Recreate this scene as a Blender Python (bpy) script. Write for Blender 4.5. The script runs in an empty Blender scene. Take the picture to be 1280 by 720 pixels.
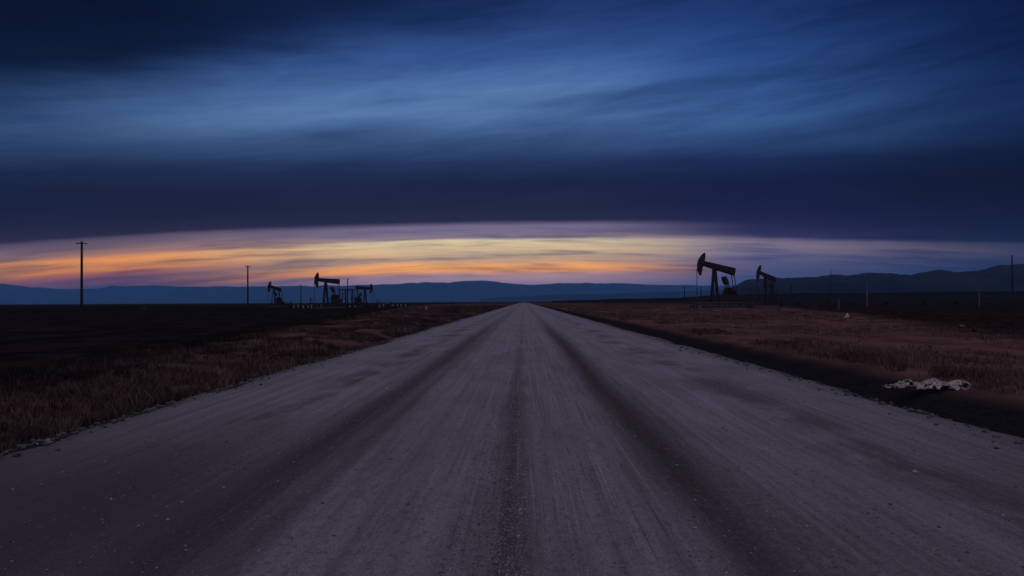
import bpy, bmesh, math, random
import numpy as np
from mathutils import Vector, Matrix, noise as mnoise

random.seed(7)
R = math.radians
scene = bpy.context.scene
COL = scene.collection
F = 996.0          # focal length in photo pixels (1280 wide)
H = 1.6            # eye height

# ------------------------------------------------------------------ helpers
def lin(r, g, b):
    f = lambda c: (c/255/12.92) if c/255 <= .04045 else ((c/255+.055)/1.055)**2.4
    return (f(r), f(g), f(b), 1.0)

class E:
    """tiny expression wrapper over shader Math nodes"""
    def __init__(s, nt, v): s.nt = nt; s.v = v
    def _m(s, op, *a):
        n = s.nt.nodes.new('ShaderNodeMath'); n.operation = op
        for i, x in enumerate((s,)+a):
            x = x.v if isinstance(x, E) else x
            if isinstance(x, (int, float)): n.inputs[i].default_value = x
            else: s.nt.links.new(x, n.inputs[i])
        return E(s.nt, n.outputs[0])
    def __add__(s, o): return s._m('ADD', o)
    __radd__ = __add__
    def __sub__(s, o): return s._m('SUBTRACT', o)
    def __rsub__(s, o): return (s*-1.0)+o
    def __mul__(s, o): return s._m('MULTIPLY', o)
    __rmul__ = __mul__
    def __truediv__(s, o): return s._m('DIVIDE', o)
    def abs(s): return s._m('ABSOLUTE')
    def clamp(s): return s._m('MAXIMUM', 0.0)._m('MINIMUM', 1.0)
    def mx(s, o): return s._m('MAXIMUM', o)
    def mn(s, o): return s._m('MINIMUM', o)
    def pw(s, o): return s._m('POWER', o)
    def smooth(s, a, b):
        n = s.nt.nodes.new('ShaderNodeMapRange'); n.interpolation_type = 'SMOOTHSTEP'
        s.nt.links.new(s.v, n.inputs['Value'])
        for k, x in (('From Min', a), ('From Max', b)):
            if isinstance(x, E): s.nt.links.new(x.v, n.inputs[k])
            else: n.inputs[k].default_value = x
        return E(s.nt, n.outputs['Result'])
    def gauss(s, c, w):
        d = (s-c)/w
        return ((d*d)*-1.0)._m('EXPONENT')

def ramp(nt, fac, stops, interp='LINEAR'):
    n = nt.nodes.new('ShaderNodeValToRGB'); cr = n.color_ramp; cr.interpolation = interp
    nt.links.new(fac.v, n.inputs[0])
    while len(cr.elements) > 1: cr.elements.remove(cr.elements[-1])
    cr.elements[0].position = stops[0][0]; cr.elements[0].color = stops[0][1]
    for p, c in stops[1:]:
        e = cr.elements.new(p); e.color = c
    return n.outputs[0]

def mix(nt, f, a, b, mode='MIX'):
    n = nt.nodes.new('ShaderNodeMix'); n.data_type = 'RGBA'; n.blend_type = mode
    for k, x in ((0, f), (6, a), (7, b)):
        x = x.v if isinstance(x, E) else x
        if isinstance(x, (int, float)): n.inputs[k].default_value = x
        elif isinstance(x, tuple): n.inputs[k].default_value = x
        else: nt.links.new(x, n.inputs[k])
    return n.outputs[2]

def noise_tex(nt, vec, scale=1.0, detail=4, rough=.55, dist=0.0):
    n = nt.nodes.new('ShaderNodeTexNoise'); n.inputs['Scale'].default_value = scale
    n.inputs['Detail'].default_value = detail; n.inputs['Roughness'].default_value = rough
    n.inputs['Distortion'].default_value = dist
    nt.links.new(vec, n.inputs['Vector'])
    return E(nt, n.outputs['Fac'])

def comb(nt, x, y, z=0.0):
    n = nt.nodes.new('ShaderNodeCombineXYZ')
    for i, v in enumerate((x, y, z)):
        v = v.v if isinstance(v, E) else v
        if isinstance(v, (int, float)): n.inputs[i].default_value = v
        else: nt.links.new(v, n.inputs[i])
    return n.outputs[0]

def scaled(nt, vec, s):
    n = nt.nodes.new('ShaderNodeVectorMath'); n.operation = 'MULTIPLY'
    nt.links.new(vec, n.inputs[0]); n.inputs[1].default_value = s
    return n.outputs[0]

def new_mat(name):
    m = bpy.data.materials.new(name); m.use_nodes = True
    nt = m.node_tree; bs = nt.nodes['Principled BSDF']
    tc = nt.nodes.new('ShaderNodeTexCoord')
    return m, nt, bs, tc.outputs['Object']

def bump(nt, bs, height, strength=.5, dist=.02):
    b = nt.nodes.new('ShaderNodeBump'); b.inputs['Strength'].default_value = strength
    b.inputs['Distance'].default_value = dist
    nt.links.new(height.v, b.inputs['Height']); nt.links.new(b.outputs[0], bs.inputs['Normal'])

def simple_mat(name, c1, c2, scale=3.0, rough=.7, metal=0.0, bstr=.2, stretch=(1, 1, 1)):
    m, nt, bs, oc = new_mat(name)
    n = noise_tex(nt, scaled(nt, oc, stretch), scale, 5, .6)
    nt.links.new(mix(nt, n.smooth(.35, .65), c1+(1,), c2+(1,)), bs.inputs['Base Color'])
    bs.inputs['Roughness'].default_value = rough; bs.inputs['Metallic'].default_value = metal
    bump(nt, bs, n, bstr, .01)
    return m

def tag(o, label=None, cat=None, group=None, kind=None):
    if label: o['label'] = label
    if cat: o['category'] = cat
    if group: o['group'] = group
    if kind: o['kind'] = kind
    return o

def link_mesh(name, verts, faces, mat, parent=None, smooth=False):
    me = bpy.data.meshes.new(name)
    if isinstance(verts, np.ndarray):
        me.vertices.add(len(verts)); me.vertices.foreach_set('co', verts.astype(np.float32).ravel())
        k = faces.shape[1]; nf = len(faces)
        me.loops.add(nf*k); me.loops.foreach_set('vertex_index', faces.astype(np.int32).ravel())
        me.polygons.add(nf)
        me.polygons.foreach_set('loop_start', np.arange(0, nf*k, k, dtype=np.int32))
        me.polygons.foreach_set('loop_total', np.full(nf, k, dtype=np.int32))
        me.update(calc_edges=True); me.validate()
    else:
        me.from_pydata(verts, [], faces)
    if smooth: me.polygons.foreach_set('use_smooth', [True]*len(me.polygons))
    me.materials.append(mat)
    o = bpy.data.objects.new(name, me); COL.objects.link(o)
    if parent: o.parent = parent
    return o

def empty(name, loc, rz=0, s=1.0):
    o = bpy.data.objects.new(name, None); COL.objects.link(o)
    o.location = loc; o.rotation_euler = (0, 0, rz); o.scale = (s, s, s); o.empty_display_size = .3
    return o

class MB:
    """collects boxes / bars / tubes / prisms into one mesh"""
    def __init__(s): s.bm = bmesh.new()
    def box(s, c, d, rot=None):
        m = Matrix.Translation(c) @ (rot.to_4x4() if rot else Matrix()) @ Matrix.Diagonal((*d, 1))
        bmesh.ops.create_cube(s.bm, size=1, matrix=m); return s
    def bar(s, a, b, w, h):
        a = Vector(a); b = Vector(b); d = b-a
        q = d.to_track_quat('Z', 'Y')
        m = Matrix.Translation((a+b)/2) @ q.to_matrix().to_4x4() @ Matrix.Diagonal((w, h, d.length, 1))
        bmesh.ops.create_cube(s.bm, size=1, matrix=m); return s
    def tube(s, a, b, r, r2=None, seg=10):
        a = Vector(a); b = Vector(b); d = b-a
        q = d.to_track_quat('Z', 'Y')
        m = Matrix.Translation((a+b)/2) @ q.to_matrix().to_4x4()
        bmesh.ops.create_cone(s.bm, cap_ends=True, segments=seg, radius1=r, radius2=r if r2 is None else r2,
                              depth=d.length, matrix=m); return s
    def prism(s, pts, y0, y1):
        """outline in x,z extruded in y"""
        va = [s.bm.verts.new((x, y0, z)) for x, z in pts]; vb = [s.bm.verts.new((x, y1, z)) for x, z in pts]
        n = len(pts)
        s.bm.faces.new(va); s.bm.faces.new(vb[::-1])
        for i in range(n):
            s.bm.faces.new((va[i], vb[i], vb[(i+1) % n], va[(i+1) % n]))
        return s
    def build(s, name, mat, parent=None, bevel=0.0):
        if bevel:
            bmesh.ops.bevel(s.bm, geom=list(s.bm.edges), offset=bevel, segments=1, affect='EDGES')
        bmesh.ops.recalc_face_normals(s.bm, faces=list(s.bm.faces))
        me = bpy.data.meshes.new(name); s.bm.to_mesh(me); s.bm.free(); me.materials.append(mat)
        o = bpy.data.objects.new(name, me); COL.objects.link(o)
        if parent: o.parent = parent
        return o

rng = np.random.default_rng(3)
_T = rng.random((256, 256))
def vn(x, y):
    """value noise 0..1"""
    x = np.asarray(x, float); y = np.asarray(y, float)
    xi = np.floor(x).astype(int); yi = np.floor(y).astype(int)
    fx = x-xi; fy = y-yi; fx = fx*fx*(3-2*fx); fy = fy*fy*(3-2*fy)
    a = _T[xi % 256, yi % 256]; b = _T[(xi+1) % 256, yi % 256]
    c = _T[xi % 256, (yi+1) % 256]; d = _T[(xi+1) % 256, (yi+1) % 256]
    return (a*(1-fx)+b*fx)*(1-fy)+(c*(1-fx)+d*fx)*fy
def fbm(x, y, o=4):
    t = 0; a = .5; s = 0
    for k in range(o):
        t = t+a*vn(x*2**k+17*k, y*2**k+31*k); s += a; a *= .5
    return t/s

# ------------------------------------------------------------------ camera
cam_d = bpy.data.cameras.new('camera'); cam = bpy.data.objects.new('camera', cam_d); COL.objects.link(cam)
cam_d.sensor_width = 36; cam_d.lens = 36*F/1280; cam_d.clip_start = .05; cam_d.clip_end = 90000
cam.location = (0, 0, H)
cam.rotation_euler = (Matrix.Rotation(R(.86), 3, 'Z') @ Matrix.Rotation(R(90.98), 3, 'X') @ Matrix.Rotation(R(-.30), 3, 'Z')).to_euler()
scene.camera = cam
VPX, HY = 655.0, 377.0
def X(px, d): return d*(px-VPX)/F
def hy(px): return HY-(px-VPX)*.0052

# ------------------------------------------------------------------ world sky
SUN_AZ = -12.0      # degrees from +Y towards +X (a little to the left)
w = bpy.data.worlds.new('World'); scene.world = w; w.use_nodes = True
nt = w.node_tree; bg = nt.nodes['Background']
tc = nt.nodes.new('ShaderNodeTexCoord'); sp = nt.nodes.new('ShaderNodeSeparateXYZ')
nt.links.new(tc.outputs['Generated'], sp.inputs[0])
dx, dy, dz = (E(nt, sp.outputs[i]) for i in range(3))
U = dx._m('ARCTAN2', dy)*F               # azimuth, in photo pixels at the centre
V = dz.mn(.9999)._m('ARCSINE')*F         # elevation
Ua = U.abs().mn(900.0)
bend = Ua*Ua*(1.0-U.smooth(-40.0, 120.0)*.32)*1.04e-4
n1 = noise_tex(nt, comb(nt, U*.0022, V*.011, 3.1), 1.0, 4, .5)
n2 = noise_tex(nt, comb(nt, U*.004, V*.05, 9.7), 1.0, 5, .6, .3)
Vb = V+bend+(n1-.5)*12.0+(n2-.5)*5.0
HAZE_D, HAZE_TOP = 3.9e-5, 540.0
def st(lst):
    """clear-air colours: what stands beyond the haze is brighter than what is seen through it"""
    out = []
    for v, c in lst:
        el = max(v/F, .001); T = math.exp(-HAZE_D*min(HAZE_TOP/math.sin(el), 23000))
        l = lin(*c); S = (.024, .062, .185)
        out.append((v/400.0, tuple(max((l[k]-S[k]*(1-T))/T, .002) for k in range(3))+(1.0,)))
    return out
warm = ramp(nt, Vb/400.0, st([
 (0, (84,78,118)), (14, (100,92,130)), (26, (134,118,146)), (35, (160,128,140)), (39, (222,150,104)), (45, (232,162,106)),
 (51, (186,152,130)), (57, (184,156,136)), (62, (196,172,144)), (69, (200,178,148)), (77, (212,196,162)), (80, (146,130,138)),
 (86, (116,108,136)), (95, (112,104,134)), (99, (74,70,102)), (102, (36,41,72)), (117, (30,38,70)),
 (147, (25,36,70)), (172, (30,47,86)), (192, (46,71,114)), (222, (60,93,143)), (257, (62,95,148)),
 (297, (50,81,138)), (337, (35,61,116)), (390, (28,50,98))]))
leftw = ramp(nt, Vb/400.0, st([(0, (70,62,92)), (38, (84,64,98)), (45, (98,70,100)), (52, (118,78,100)), (58, (158,96,94)), (63, (212,132,80)),
 (67, (196,124,88)), (71, (226,148,84)), (77, (206,136,94)), (81, (158,116,108)), (87, (132,106,112)), (93, (104,88,106)), (98, (84,74,100)), (101, (42,40,66)),
 (117, (28,34,64)), (147, (24,34,66)), (172, (30,46,82)), (192, (46,70,110)), (222, (60,92,138)), (257, (62,94,144)), (297, (50,80,134)), (337, (35,60,112)), (390, (28,50,96))]))
cool = ramp(nt, Vb/400.0, st([
 (0, (52,62,105)), (30, (60,74,118)), (46, (74,82,124)), (60, (100,98,132)), (72, (126,116,138)),
 (80, (112,104,132)), (84, (52,54,94)), (92, (42,46,86)), (101, (32,38,78)), (117, (25,33,72)),
 (147, (20,30,68)), (172, (26,42,86)), (192, (44,68,120)), (222, (52,82,142)), (257, (48,78,142)),
 (297, (38,66,130)), (337, (30,54,114)), (390, (24,44,96))]))
g = U.smooth(30.0, 300.0)
sky = mix(nt, g, warm, cool)
sky = mix(nt, (U*-1.0).smooth(130.0, 500.0), sky, leftw)
# thin bright streaks inside the clear band
s1 = noise_tex(nt, comb(nt, U*.008, (V+bend)*.13, 1.3), 1.0, 4, .55, .2)
band = Vb.smooth(24.0, 36.0)*(1.0-Vb.smooth(82.0, 98.0))
sky = mix(nt, band, sky, mix(nt, 1.0, sky, ramp(nt, s1, [(.34, (.52,.54,.70,1)), (.5, (.95,.95,.97,1)), (.64, (1.2,1.12,.98,1))]), 'MULTIPLY'))
# dark upper-left cloud sheet with a diagonal lower edge
q0 = noise_tex(nt, comb(nt, U*.004, V*.02, 4.4), 1.0, 5, .6, .4)
edge = (U*.148)+322.0+(n1-.5)*40.0+(q0-.5)*50.0
cl = (V+bend-edge).smooth(-14.0, 58.0)*(1.0-U.smooth(-480.0, 260.0)*.93)
sky = mix(nt, cl, sky, mix(nt, 1.0, sky, (.06, .10, .15, 1), 'MULTIPLY'))
# bright thin patch of the deck
blob = (U+110.0+(q0-.5)*120.0).gauss(0.0, 360.0)*(V+bend-U*.06-238.0+(n1-.5)*40.0).gauss(0.0, 48.0)
sky = mix(nt, blob*.8, sky, mix(nt, 1.0, sky, (1.75, 1.50, 1.28, 1), 'MULTIPLY'))
sky = mix(nt, U.smooth(60.0, 330.0)*Vb.smooth(100.0, 150.0), sky, mix(nt, 1.0, sky, (.96, 1.10, .95, 1), 'MULTIPLY'))
fil = (V+bend-(U*.13)-282.0+(q0-.5)*26.0).gauss(0.0, 13.0)*U.smooth(-560.0, -200.0)*(1.0-U.smooth(40.0, 260.0))
sky = mix(nt, fil*.45, sky, mix(nt, 1.0, sky, (1.35, 1.30, 1.22, 1), 'MULTIPLY'))
wisp = (V+bend-(U*.10)-228.0+(q0-.5)*40.0).gauss(0.0, 13.0)*(U+185.0+(n1-.5)*60.0).gauss(0.0, 105.0)
sky = mix(nt, wisp*.7, sky, mix(nt, 1.0, sky, (.50, .56, .62, 1), 'MULTIPLY'))
# wispy streaks that fan out from the left
tilt = (1.0-U.smooth(-500.0, 400.0))*.16+.02
q1 = noise_tex(nt, comb(nt, U*.0016, (V-U*tilt)*.012, 6.2), 1.0, 5, .55, .5)
q2 = noise_tex(nt, comb(nt, U*.0030, (V-U*.09)*.034, 2.2), 1.0, 5, .6, .3)
q3 = noise_tex(nt, comb(nt, U*.0075, (V-U*.15)*.055, 5.5), 1.0, 6, .62, .5)
up = Vb.smooth(100.0, 150.0)
sky = mix(nt, up, sky, mix(nt, 1.0, sky, ramp(nt, q1*.42+q2*.33+q3*.25, [(.38, (.54,.58,.65,1)), (.5, (.98,.98,1,1)), (.61, (1.34,1.28,1.20,1))]), 'MULTIPLY'))
# lens falloff put into the sky colour: darkened towards far left and far right
dr = U.smooth(230.0, 590.0); dl = (U*-1.0).smooth(260.0, 640.0)
back = 1.0-U.abs().smooth(700.0, 1300.0)
sky = mix(nt, dr*.97*back, sky, mix(nt, 1.0, sky, (.13, .16, .26, 1), 'MULTIPLY'))
sky = mix(nt, dl*.6*back*up, sky, mix(nt, 1.0, sky, (.30, .34, .40, 1), 'MULTIPLY'))
# brighter twilight overhead and behind, above the deck in front
zen = mix(nt, n2*.5+n1*.5, (.325, .305, .47, 1), (.45, .42, .63, 1))
over = V.smooth(430.0, 760.0).mx(U.abs().smooth(1100.0, 2000.0)*V.smooth(0.0, 200.0)*.55)
sky = mix(nt, over, sky, zen)
nis = nt.nodes.new('ShaderNodeTexSky'); nis.sky_type = 'NISHITA'; nis.sun_disc = False
nis.sun_elevation = R(-3.0); nis.sun_rotation = R(SUN_AZ); nis.air_density = 1.2; nis.dust_density = 2.0
sky = mix(nt, 1.0, sky, mix(nt, 1.0, nis.outputs[0], (.01, .01, .01, 1), 'MULTIPLY'), 'ADD')
nt.links.new(sky, bg.inputs['Color']); bg.inputs['Strength'].default_value = 1.0

# weak directional afterglow
sd = bpy.data.lights.new('sun', 'SUN'); so = bpy.data.objects.new('sun', sd); COL.objects.link(so)
sd.energy = .06; sd.angle = R(25); sd.color = (1.0, .80, .72)
dirv = Vector((math.sin(R(-40))*math.cos(R(24)), math.cos(R(-40))*math.cos(R(24)), math.sin(R(24))))
so.rotation_euler = dirv.to_track_quat('Z', 'Y').to_euler()

# ------------------------------------------------------------------ materials
M = {}
M['steel'] = simple_mat('dark_steel', (.015,.012,.012), (.028,.021,.02), 2.5, .6, .3)
M['rust'] = simple_mat('rusty_steel', (.032,.020,.017), (.02,.016,.015), 2.0, .75, .2)
M['pale_steel'] = simple_mat('galvanised_steel', (.10,.085,.08), (.06,.05,.047), 4.0, .55, .3)
M['concrete'] = simple_mat('pad_concrete', (.13,.11,.10), (.08,.07,.065), 1.5, .9)
M['wood'] = simple_mat('pole_wood', (.022,.016,.014), (.012,.010,.009), 6.0, .9, 0, .5, (1, 1, .05))
M['grey_wood'] = simple_mat('weathered_wood', (.15,.12,.11), (.09,.075,.07), 6.0, .9, 0, .5, (1, 1, .05))
M['ceramic'] = simple_mat('insulator', (.25,.22,.22), (.18,.16,.16), 3.0, .3)
M['white'] = simple_mat('chalky_white_paint', (.40,.35,.28), (.28,.24,.2), 3.0, .6)
M['stone'] = simple_mat('pale_stone', (.62,.50,.46), (.45,.36,.34), 6.0, .9, 0, .5)
M['gravel_pale'] = simple_mat('pale_gravel', (.38,.34,.33), (.28,.25,.24), 6.0, .9, 0, .5)
M['marker'] = simple_mat('sun_bleached_marker', (.62,.34,.20), (.50,.20,.10), 5.0, .8)
M['dark_stone'] = simple_mat('dark_stone', (.05,.04,.04), (.03,.025,.025), 6.0, .9, 0, .5)
M['shrub'] = simple_mat('dead_shrub', (.13,.075,.055), (.07,.045,.038), 8.0, 1.0)
M['sheet'] = simple_mat('soiled_sheeting', (.46,.36,.30), (.11,.08,.07), 20.0, .85, 0, .6)

# ------------------------------------------------------------------ ground material
m, gt, bs, oc = new_mat('plain_soil'); M['ground'] = m
s = gt.nodes.new('ShaderNodeSeparateXYZ'); gt.links.new(oc, s.inputs[0])
gx, gy, gz = (E(gt, s.outputs[i]) for i in range(3))
big = noise_tex(gt, scaled(gt, oc, (.06, .02, 1)), 1.0, 6, .6)
mid = noise_tex(gt, scaled(gt, oc, (.5, .22, 1)), 1.0, 6, .65)
fine = noise_tex(gt, scaled(gt, oc, (9, 6, 9)), 1.0, 6, .7)
wob = (mid-.5)*1.6
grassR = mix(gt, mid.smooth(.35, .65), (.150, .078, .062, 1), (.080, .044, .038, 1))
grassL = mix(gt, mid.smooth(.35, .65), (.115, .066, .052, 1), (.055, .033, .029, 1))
darkf = mix(gt, mid.smooth(.4, .65), (.010, .008, .009, 1), (.024, .017, .017, 1))
ditch = mix(gt, fine.smooth(.35, .7), (.012, .011, .013, 1), (.030, .026, .028, 1))
vignR = (gx-gy*.27+wob*3.0).smooth(8.5, 13.0)
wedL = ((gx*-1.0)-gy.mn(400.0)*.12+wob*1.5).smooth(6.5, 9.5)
# right field: brown grass to ~55 m, then darker scrub patches
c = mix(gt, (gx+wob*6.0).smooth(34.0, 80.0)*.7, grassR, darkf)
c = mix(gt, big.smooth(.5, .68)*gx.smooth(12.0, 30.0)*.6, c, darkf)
c = mix(gt, vignR*.85, c, darkf)  # wedge of lens edge darkening painted into the right field colour
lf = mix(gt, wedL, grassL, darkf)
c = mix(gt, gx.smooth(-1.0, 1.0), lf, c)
dR = (gx+wob*.45).smooth(5.4, 5.9)*(1.0-(gx+wob*.45).smooth(7.3, 8.2))
c = mix(gt, dR, c, ditch)
dL = (gx*-1.0+wob*.5).smooth(5.6, 5.9)*(1.0-(gx*-1.0+wob*.5).smooth(6.5, 7.3))*.85
c = mix(gt, dL, c, ditch)
c = mix(gt, fine.smooth(.3, .7)*.5, c, mix(gt, 1.0, c, (.45, .45, .45, 1), 'MULTIPLY'))
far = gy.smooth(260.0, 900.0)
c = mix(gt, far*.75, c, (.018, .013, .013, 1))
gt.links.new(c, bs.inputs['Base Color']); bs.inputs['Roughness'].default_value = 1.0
bs.inputs['Specular IOR Level'].default_value = 0
bump(gt, bs, fine, .9, .06)

# ------------------------------------------------------------------ ground mesh
def ground_z(x, y):
    x = np.asarray(x, float); y = np.asarray(y, float)
    r = np.maximum(x-5.9, 0)
    z = np.full(np.broadcast(x, y).shape, -.12)
    ditch_ = -.25*np.exp(-((x-6.6)/.45)**2)
    z = z + np.where(x > 0, ditch_ + .20*np.clip((x-7.1)/1.2, 0, 1), .0)
    z = z + np.where(x < 0, -.16*np.exp(-((x+6.9)/.6)**2) + .16*np.clip((-x-7.2)/2.0, 0, 1), 0)
    out = np.clip((np.abs(x)-6.0)/1.5, 0, 1)
    z = z + out*((fbm(x*.9, y*.7, 4)-.5)*.16 + (fbm(x*.08, y*.05, 3)-.5)*.5*np.clip((np.abs(x)-9)/20, 0, 1))
    d = np.hypot(x, y)
    z = z + np.clip((d-300)/2000, 0, 1)*(fbm(x*.002, y*.002, 3)-.5)*2.0
    return z
xs = np.concatenate([-np.geomspace(28000, 14, 70), np.arange(-13.8, -5.6, .14), np.arange(-5.6, 5.7, .7),
                     np.arange(5.74, 16, .14), np.geomspace(16.2, 28000, 70)])
ys = np.concatenate([[-3000, -600, -100, -30, -8], np.arange(-2, 3, .5), np.geomspace(3, 23500, 420)])
GX, GY = np.meshgrid(xs, ys)
def grid_faces(nr, nc):
    i = np.arange(nr-1)[:, None]*nc+np.arange(nc-1)[None, :]
    return np.stack([i, i+1, i+1+nc, i+nc], -1).reshape(-1, 4)
gv = np.stack([GX, GY, ground_z(GX, GY)], -1).reshape(-1, 3)
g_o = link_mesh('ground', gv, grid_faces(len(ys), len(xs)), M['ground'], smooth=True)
tag(g_o, kind='structure')

# ------------------------------------------------------------------ gravel road
m, rt, bs, oc = new_mat('graded_gravel'); M['road'] = m
s = rt.nodes.new('ShaderNodeSeparateXYZ'); rt.links.new(oc, s.inputs[0])
rx, ry = E(rt, s.outputs[0]), E(rt, s.outputs[1])
wv = noise_tex(rt, scaled(rt, oc, (.35, .07, 1)), 1.0, 3, .5)
x2 = rx+(wv-.5)*.5
streak = noise_tex(rt, scaled(rt, oc, (6.0, .30, 1)), 1.0, 6, .62)
streak2 = noise_tex(rt, scaled(rt, oc, (34.0, .22, 1)), 1.0, 5, .6)
patch = noise_tex(rt, scaled(rt, oc, (.9, .30, 1)), 1.0, 6, .62)
grit = noise_tex(rt, scaled(rt, oc, (70, 55, 70)), 1.0, 4, .75)
grit2 = noise_tex(rt, scaled(rt, oc, (22, 12, 22)), 1.0, 5, .7)
base = mix(rt, patch.smooth(.36, .66), (.285, .266, .268, 1), (.215, .198, .197, 1))
base = mix(rt, streak.smooth(.36, .66)*.45, base, (.165, .142, .142, 1))
long_ = noise_tex(rt, scaled(rt, oc, (11.0, .045, 1)), 1.0, 4, .6)
base = mix(rt, long_.smooth(.50, .68)*.34, base, (.36, .335, .335, 1))
base = mix(rt, (1.0-long_.smooth(.34, .48))*.34, base, (.125, .11, .11, 1))
brown = (.068, .052, .046, 1)
bandR = x2.gauss(1.44, .34)*(ry.smooth(3.0, 9.0)*.25+.75)*(1.0-ry.smooth(28.0, 80.0)*.65)
bandL = x2.gauss(-2.22, .36)*(1.0-ry.smooth(25.0, 80.0)*.6)
bandC = (rx+(wv-.5)*.12).gauss(-.14, .13)*(1.0-ry.smooth(7.0, 30.0)*.6)
bandE = x2.gauss(3.6, .45)*patch.smooth(.42, .6)*.6+x2.gauss(-3.5, .40)*patch.smooth(.40, .6)*.7+x2.gauss(-1.75, .12)*.35
brk = grit2.smooth(.25, .60)*.35+.65
bb = ((bandR*1.05+bandL*.95+bandC*.75+bandE)*brk).clamp()
base = mix(rt, bb, base, brown)
# thin pale tread lines
trd = (streak2.smooth(.57, .66)*(rx.gauss(.05, .35)+rx.gauss(.85, .3)+rx.gauss(-2.9, .8)*.5+rx.gauss(3.0, .9)*.5)).clamp()
base = mix(rt, trd*.75, base, (.40, .35, .37, 1))
trk = (streak2.smooth(.30, .42)*-1.0+1.0)*(rx.gauss(-.1, .5)+rx.gauss(.8, .35)+.25).clamp()
base = mix(rt, trk*.8, base, (.085, .066, .066, 1))
# lens corner darkening painted into the gravel colour near the camera, left and right
vignette = ((x2*-1.0+(patch-.5)*2.2).smooth(1.2, 3.4)*(1.0-(ry+(patch-.5)*5.0).smooth(6.0, 13.0))*.9+(x2+(patch-.5)*2.0).smooth(2.2, 4.6)*(1.0-(ry+(patch-.5)*5.0).smooth(5.0, 11.0))*.6).clamp()
base = mix(rt, vignette, base, (.080, .070, .074, 1))
# loose darker shoulders
sh = (x2.abs()+(grit2-.5)*.8).smooth(4.9, 5.9)
base = mix(rt, sh*.85, base, mix(rt, grit2.smooth(.4, .6), (.070, .062, .062, 1), (.135, .120, .118, 1)))
base = mix(rt, grit2.smooth(.50, .64)*.45, base, (.10, .085, .085, 1))
base = mix(rt, grit.smooth(.42, .56)*.6, base, mix(rt, 1.0, base, (.48, .46, .46, 1), 'MULTIPLY'))
base = mix(rt, grit.smooth(.66, .74)*.6, base, (.42, .38, .38, 1))
rt.links.new(base, bs.inputs['Base Color']); bs.inputs['Roughness'].default_value = .95
bs.inputs['Specular IOR Level'].default_value = .04
bump(rt, bs, grit*.6+grit2*.5+streak2*.7, 1.0, .03)

def road_z(x, y):
    z = -.0016*x*x
    z = z - .030*np.exp(-((x-1.42)/.28)**2) - .026*np.exp(-((x+2.22)/.32)**2)
    z = z + .012*np.exp(-((x-1.85)/.18)**2) + .012*np.exp(-((x+1.8)/.15)**2)
    z = z + (vn(x*9+3, y*.05)-.5)*.010 + (vn(x*26+1, y*.12)-.5)*.007*(.4+np.exp(-((x-.1)/.5)**2)+np.exp(-((x-.85)/.3)**2)*.8)
    z = z + (fbm(x*1.6, y*.5, 3)-.5)*.022
    z = z + .035*np.exp(-((np.abs(x)-5.35)/.30)**2)*(.5+vn(x*.2, y*.8))
    z = z - .22*np.clip((np.abs(x)-5.65)/.6, 0, 1)**1.3
    return z
rxs = np.linspace(-6.25, 6.25, 501); rys = np.concatenate([np.linspace(-6, 1.9, 40), np.geomspace(2, 6000, 640)])
RX, RY = np.meshgrid(rxs, rys)
rz = road_z(RX, RY)+.02
edge_w = ((fbm(np.sign(RX)*7+3, RY*.22, 4)-.5)*.9+(fbm(np.sign(RX)*5+9, RY*1.3, 3)-.5)*.45)*np.clip((np.abs(RX)-4.9)/1.1, 0, 1)
rv = np.stack([RX+edge_w*np.sign(RX), RY, rz], -1).reshape(-1, 3)
tag(link_mesh('road', rv, grid_faces(len(rys), len(rxs)), M['road'], smooth=True), kind='structure')

# loose gravel
ico = bmesh.new(); bmesh.ops.create_icosphere(ico, subdivisions=1, radius=1); ico.verts.ensure_lookup_table()
IV = np.array([v.co[:] for v in ico.verts]); IF = np.array([[v.index for v in f.verts] for f in ico.faces]); ico.free()
def scatter_stones(name, pos, size, mat, label, cat):
    n = len(pos); V_ = IV[None]*(.7+.6*rng.random((n, len(IV), 1)))
    a = rng.random(n)*6.28; ca, sa = np.cos(a), np.sin(a)
    sx = size[:, None]*(.7+.6*rng.random((n, 1)))
    vx = V_[..., 0]*sx; vy = V_[..., 1]*size[:, None]; vz = V_[..., 2]*size[:, None]*.65
    P = np.stack([vx*ca[:, None]-vy*sa[:, None]+pos[:, 0:1], vx*sa[:, None]+vy*ca[:, None]+pos[:, 1:2], vz+pos[:, 2:3]], -1)
    fc = (IF[None]+(np.arange(n)*len(IV))[:, None, None]).reshape(-1, 3)
    o = link_mesh(name, P.reshape(-1, 3), fc, mat)
    return tag(o, label, cat, kind='stuff')
m, st_, bs, oc = new_mat('gravel_stones'); M['gravel'] = m
geo = st_.nodes.new('ShaderNodeNewGeometry')
st_.links.new(ramp(st_, E(st_, geo.outputs['Random Per Island']), [(0, (.07,.055,.055,1)), (.45, (.16,.13,.135,1)), (.8, (.22,.19,.19,1)), (.96, (.27,.24,.24,1)), (1, (.42,.38,.37,1))]), bs.inputs['Base Color'])
bs.inputs['Roughness'].default_value = .9
n = 15000
py = np.exp(rng.random(n)*math.log(40/2.4))*2.4
lanes = np.array([-5.4, -4.3, -3.4, -2.75, -2.2, -1.7, -.15, -.1, .6, 1.2, 1.85, 2.6, 3.5, 3.7, 4.4, 5.4])
px_ = lanes[rng.integers(0, len(lanes), n)]+rng.normal(0, .16, n)
uni = rng.random(n) < .3; px_[uni] = rng.uniform(-5.8, 5.8, uni.sum())
sz = .003+.011*rng.random(n)**4
scatter_stones('road_gravel', np.stack([px_, py, road_z(px_, py)+.02+sz*.3], -1), sz, M['gravel'],
               'loose gravel stones scattered in lines along the road', 'gravel')

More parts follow.
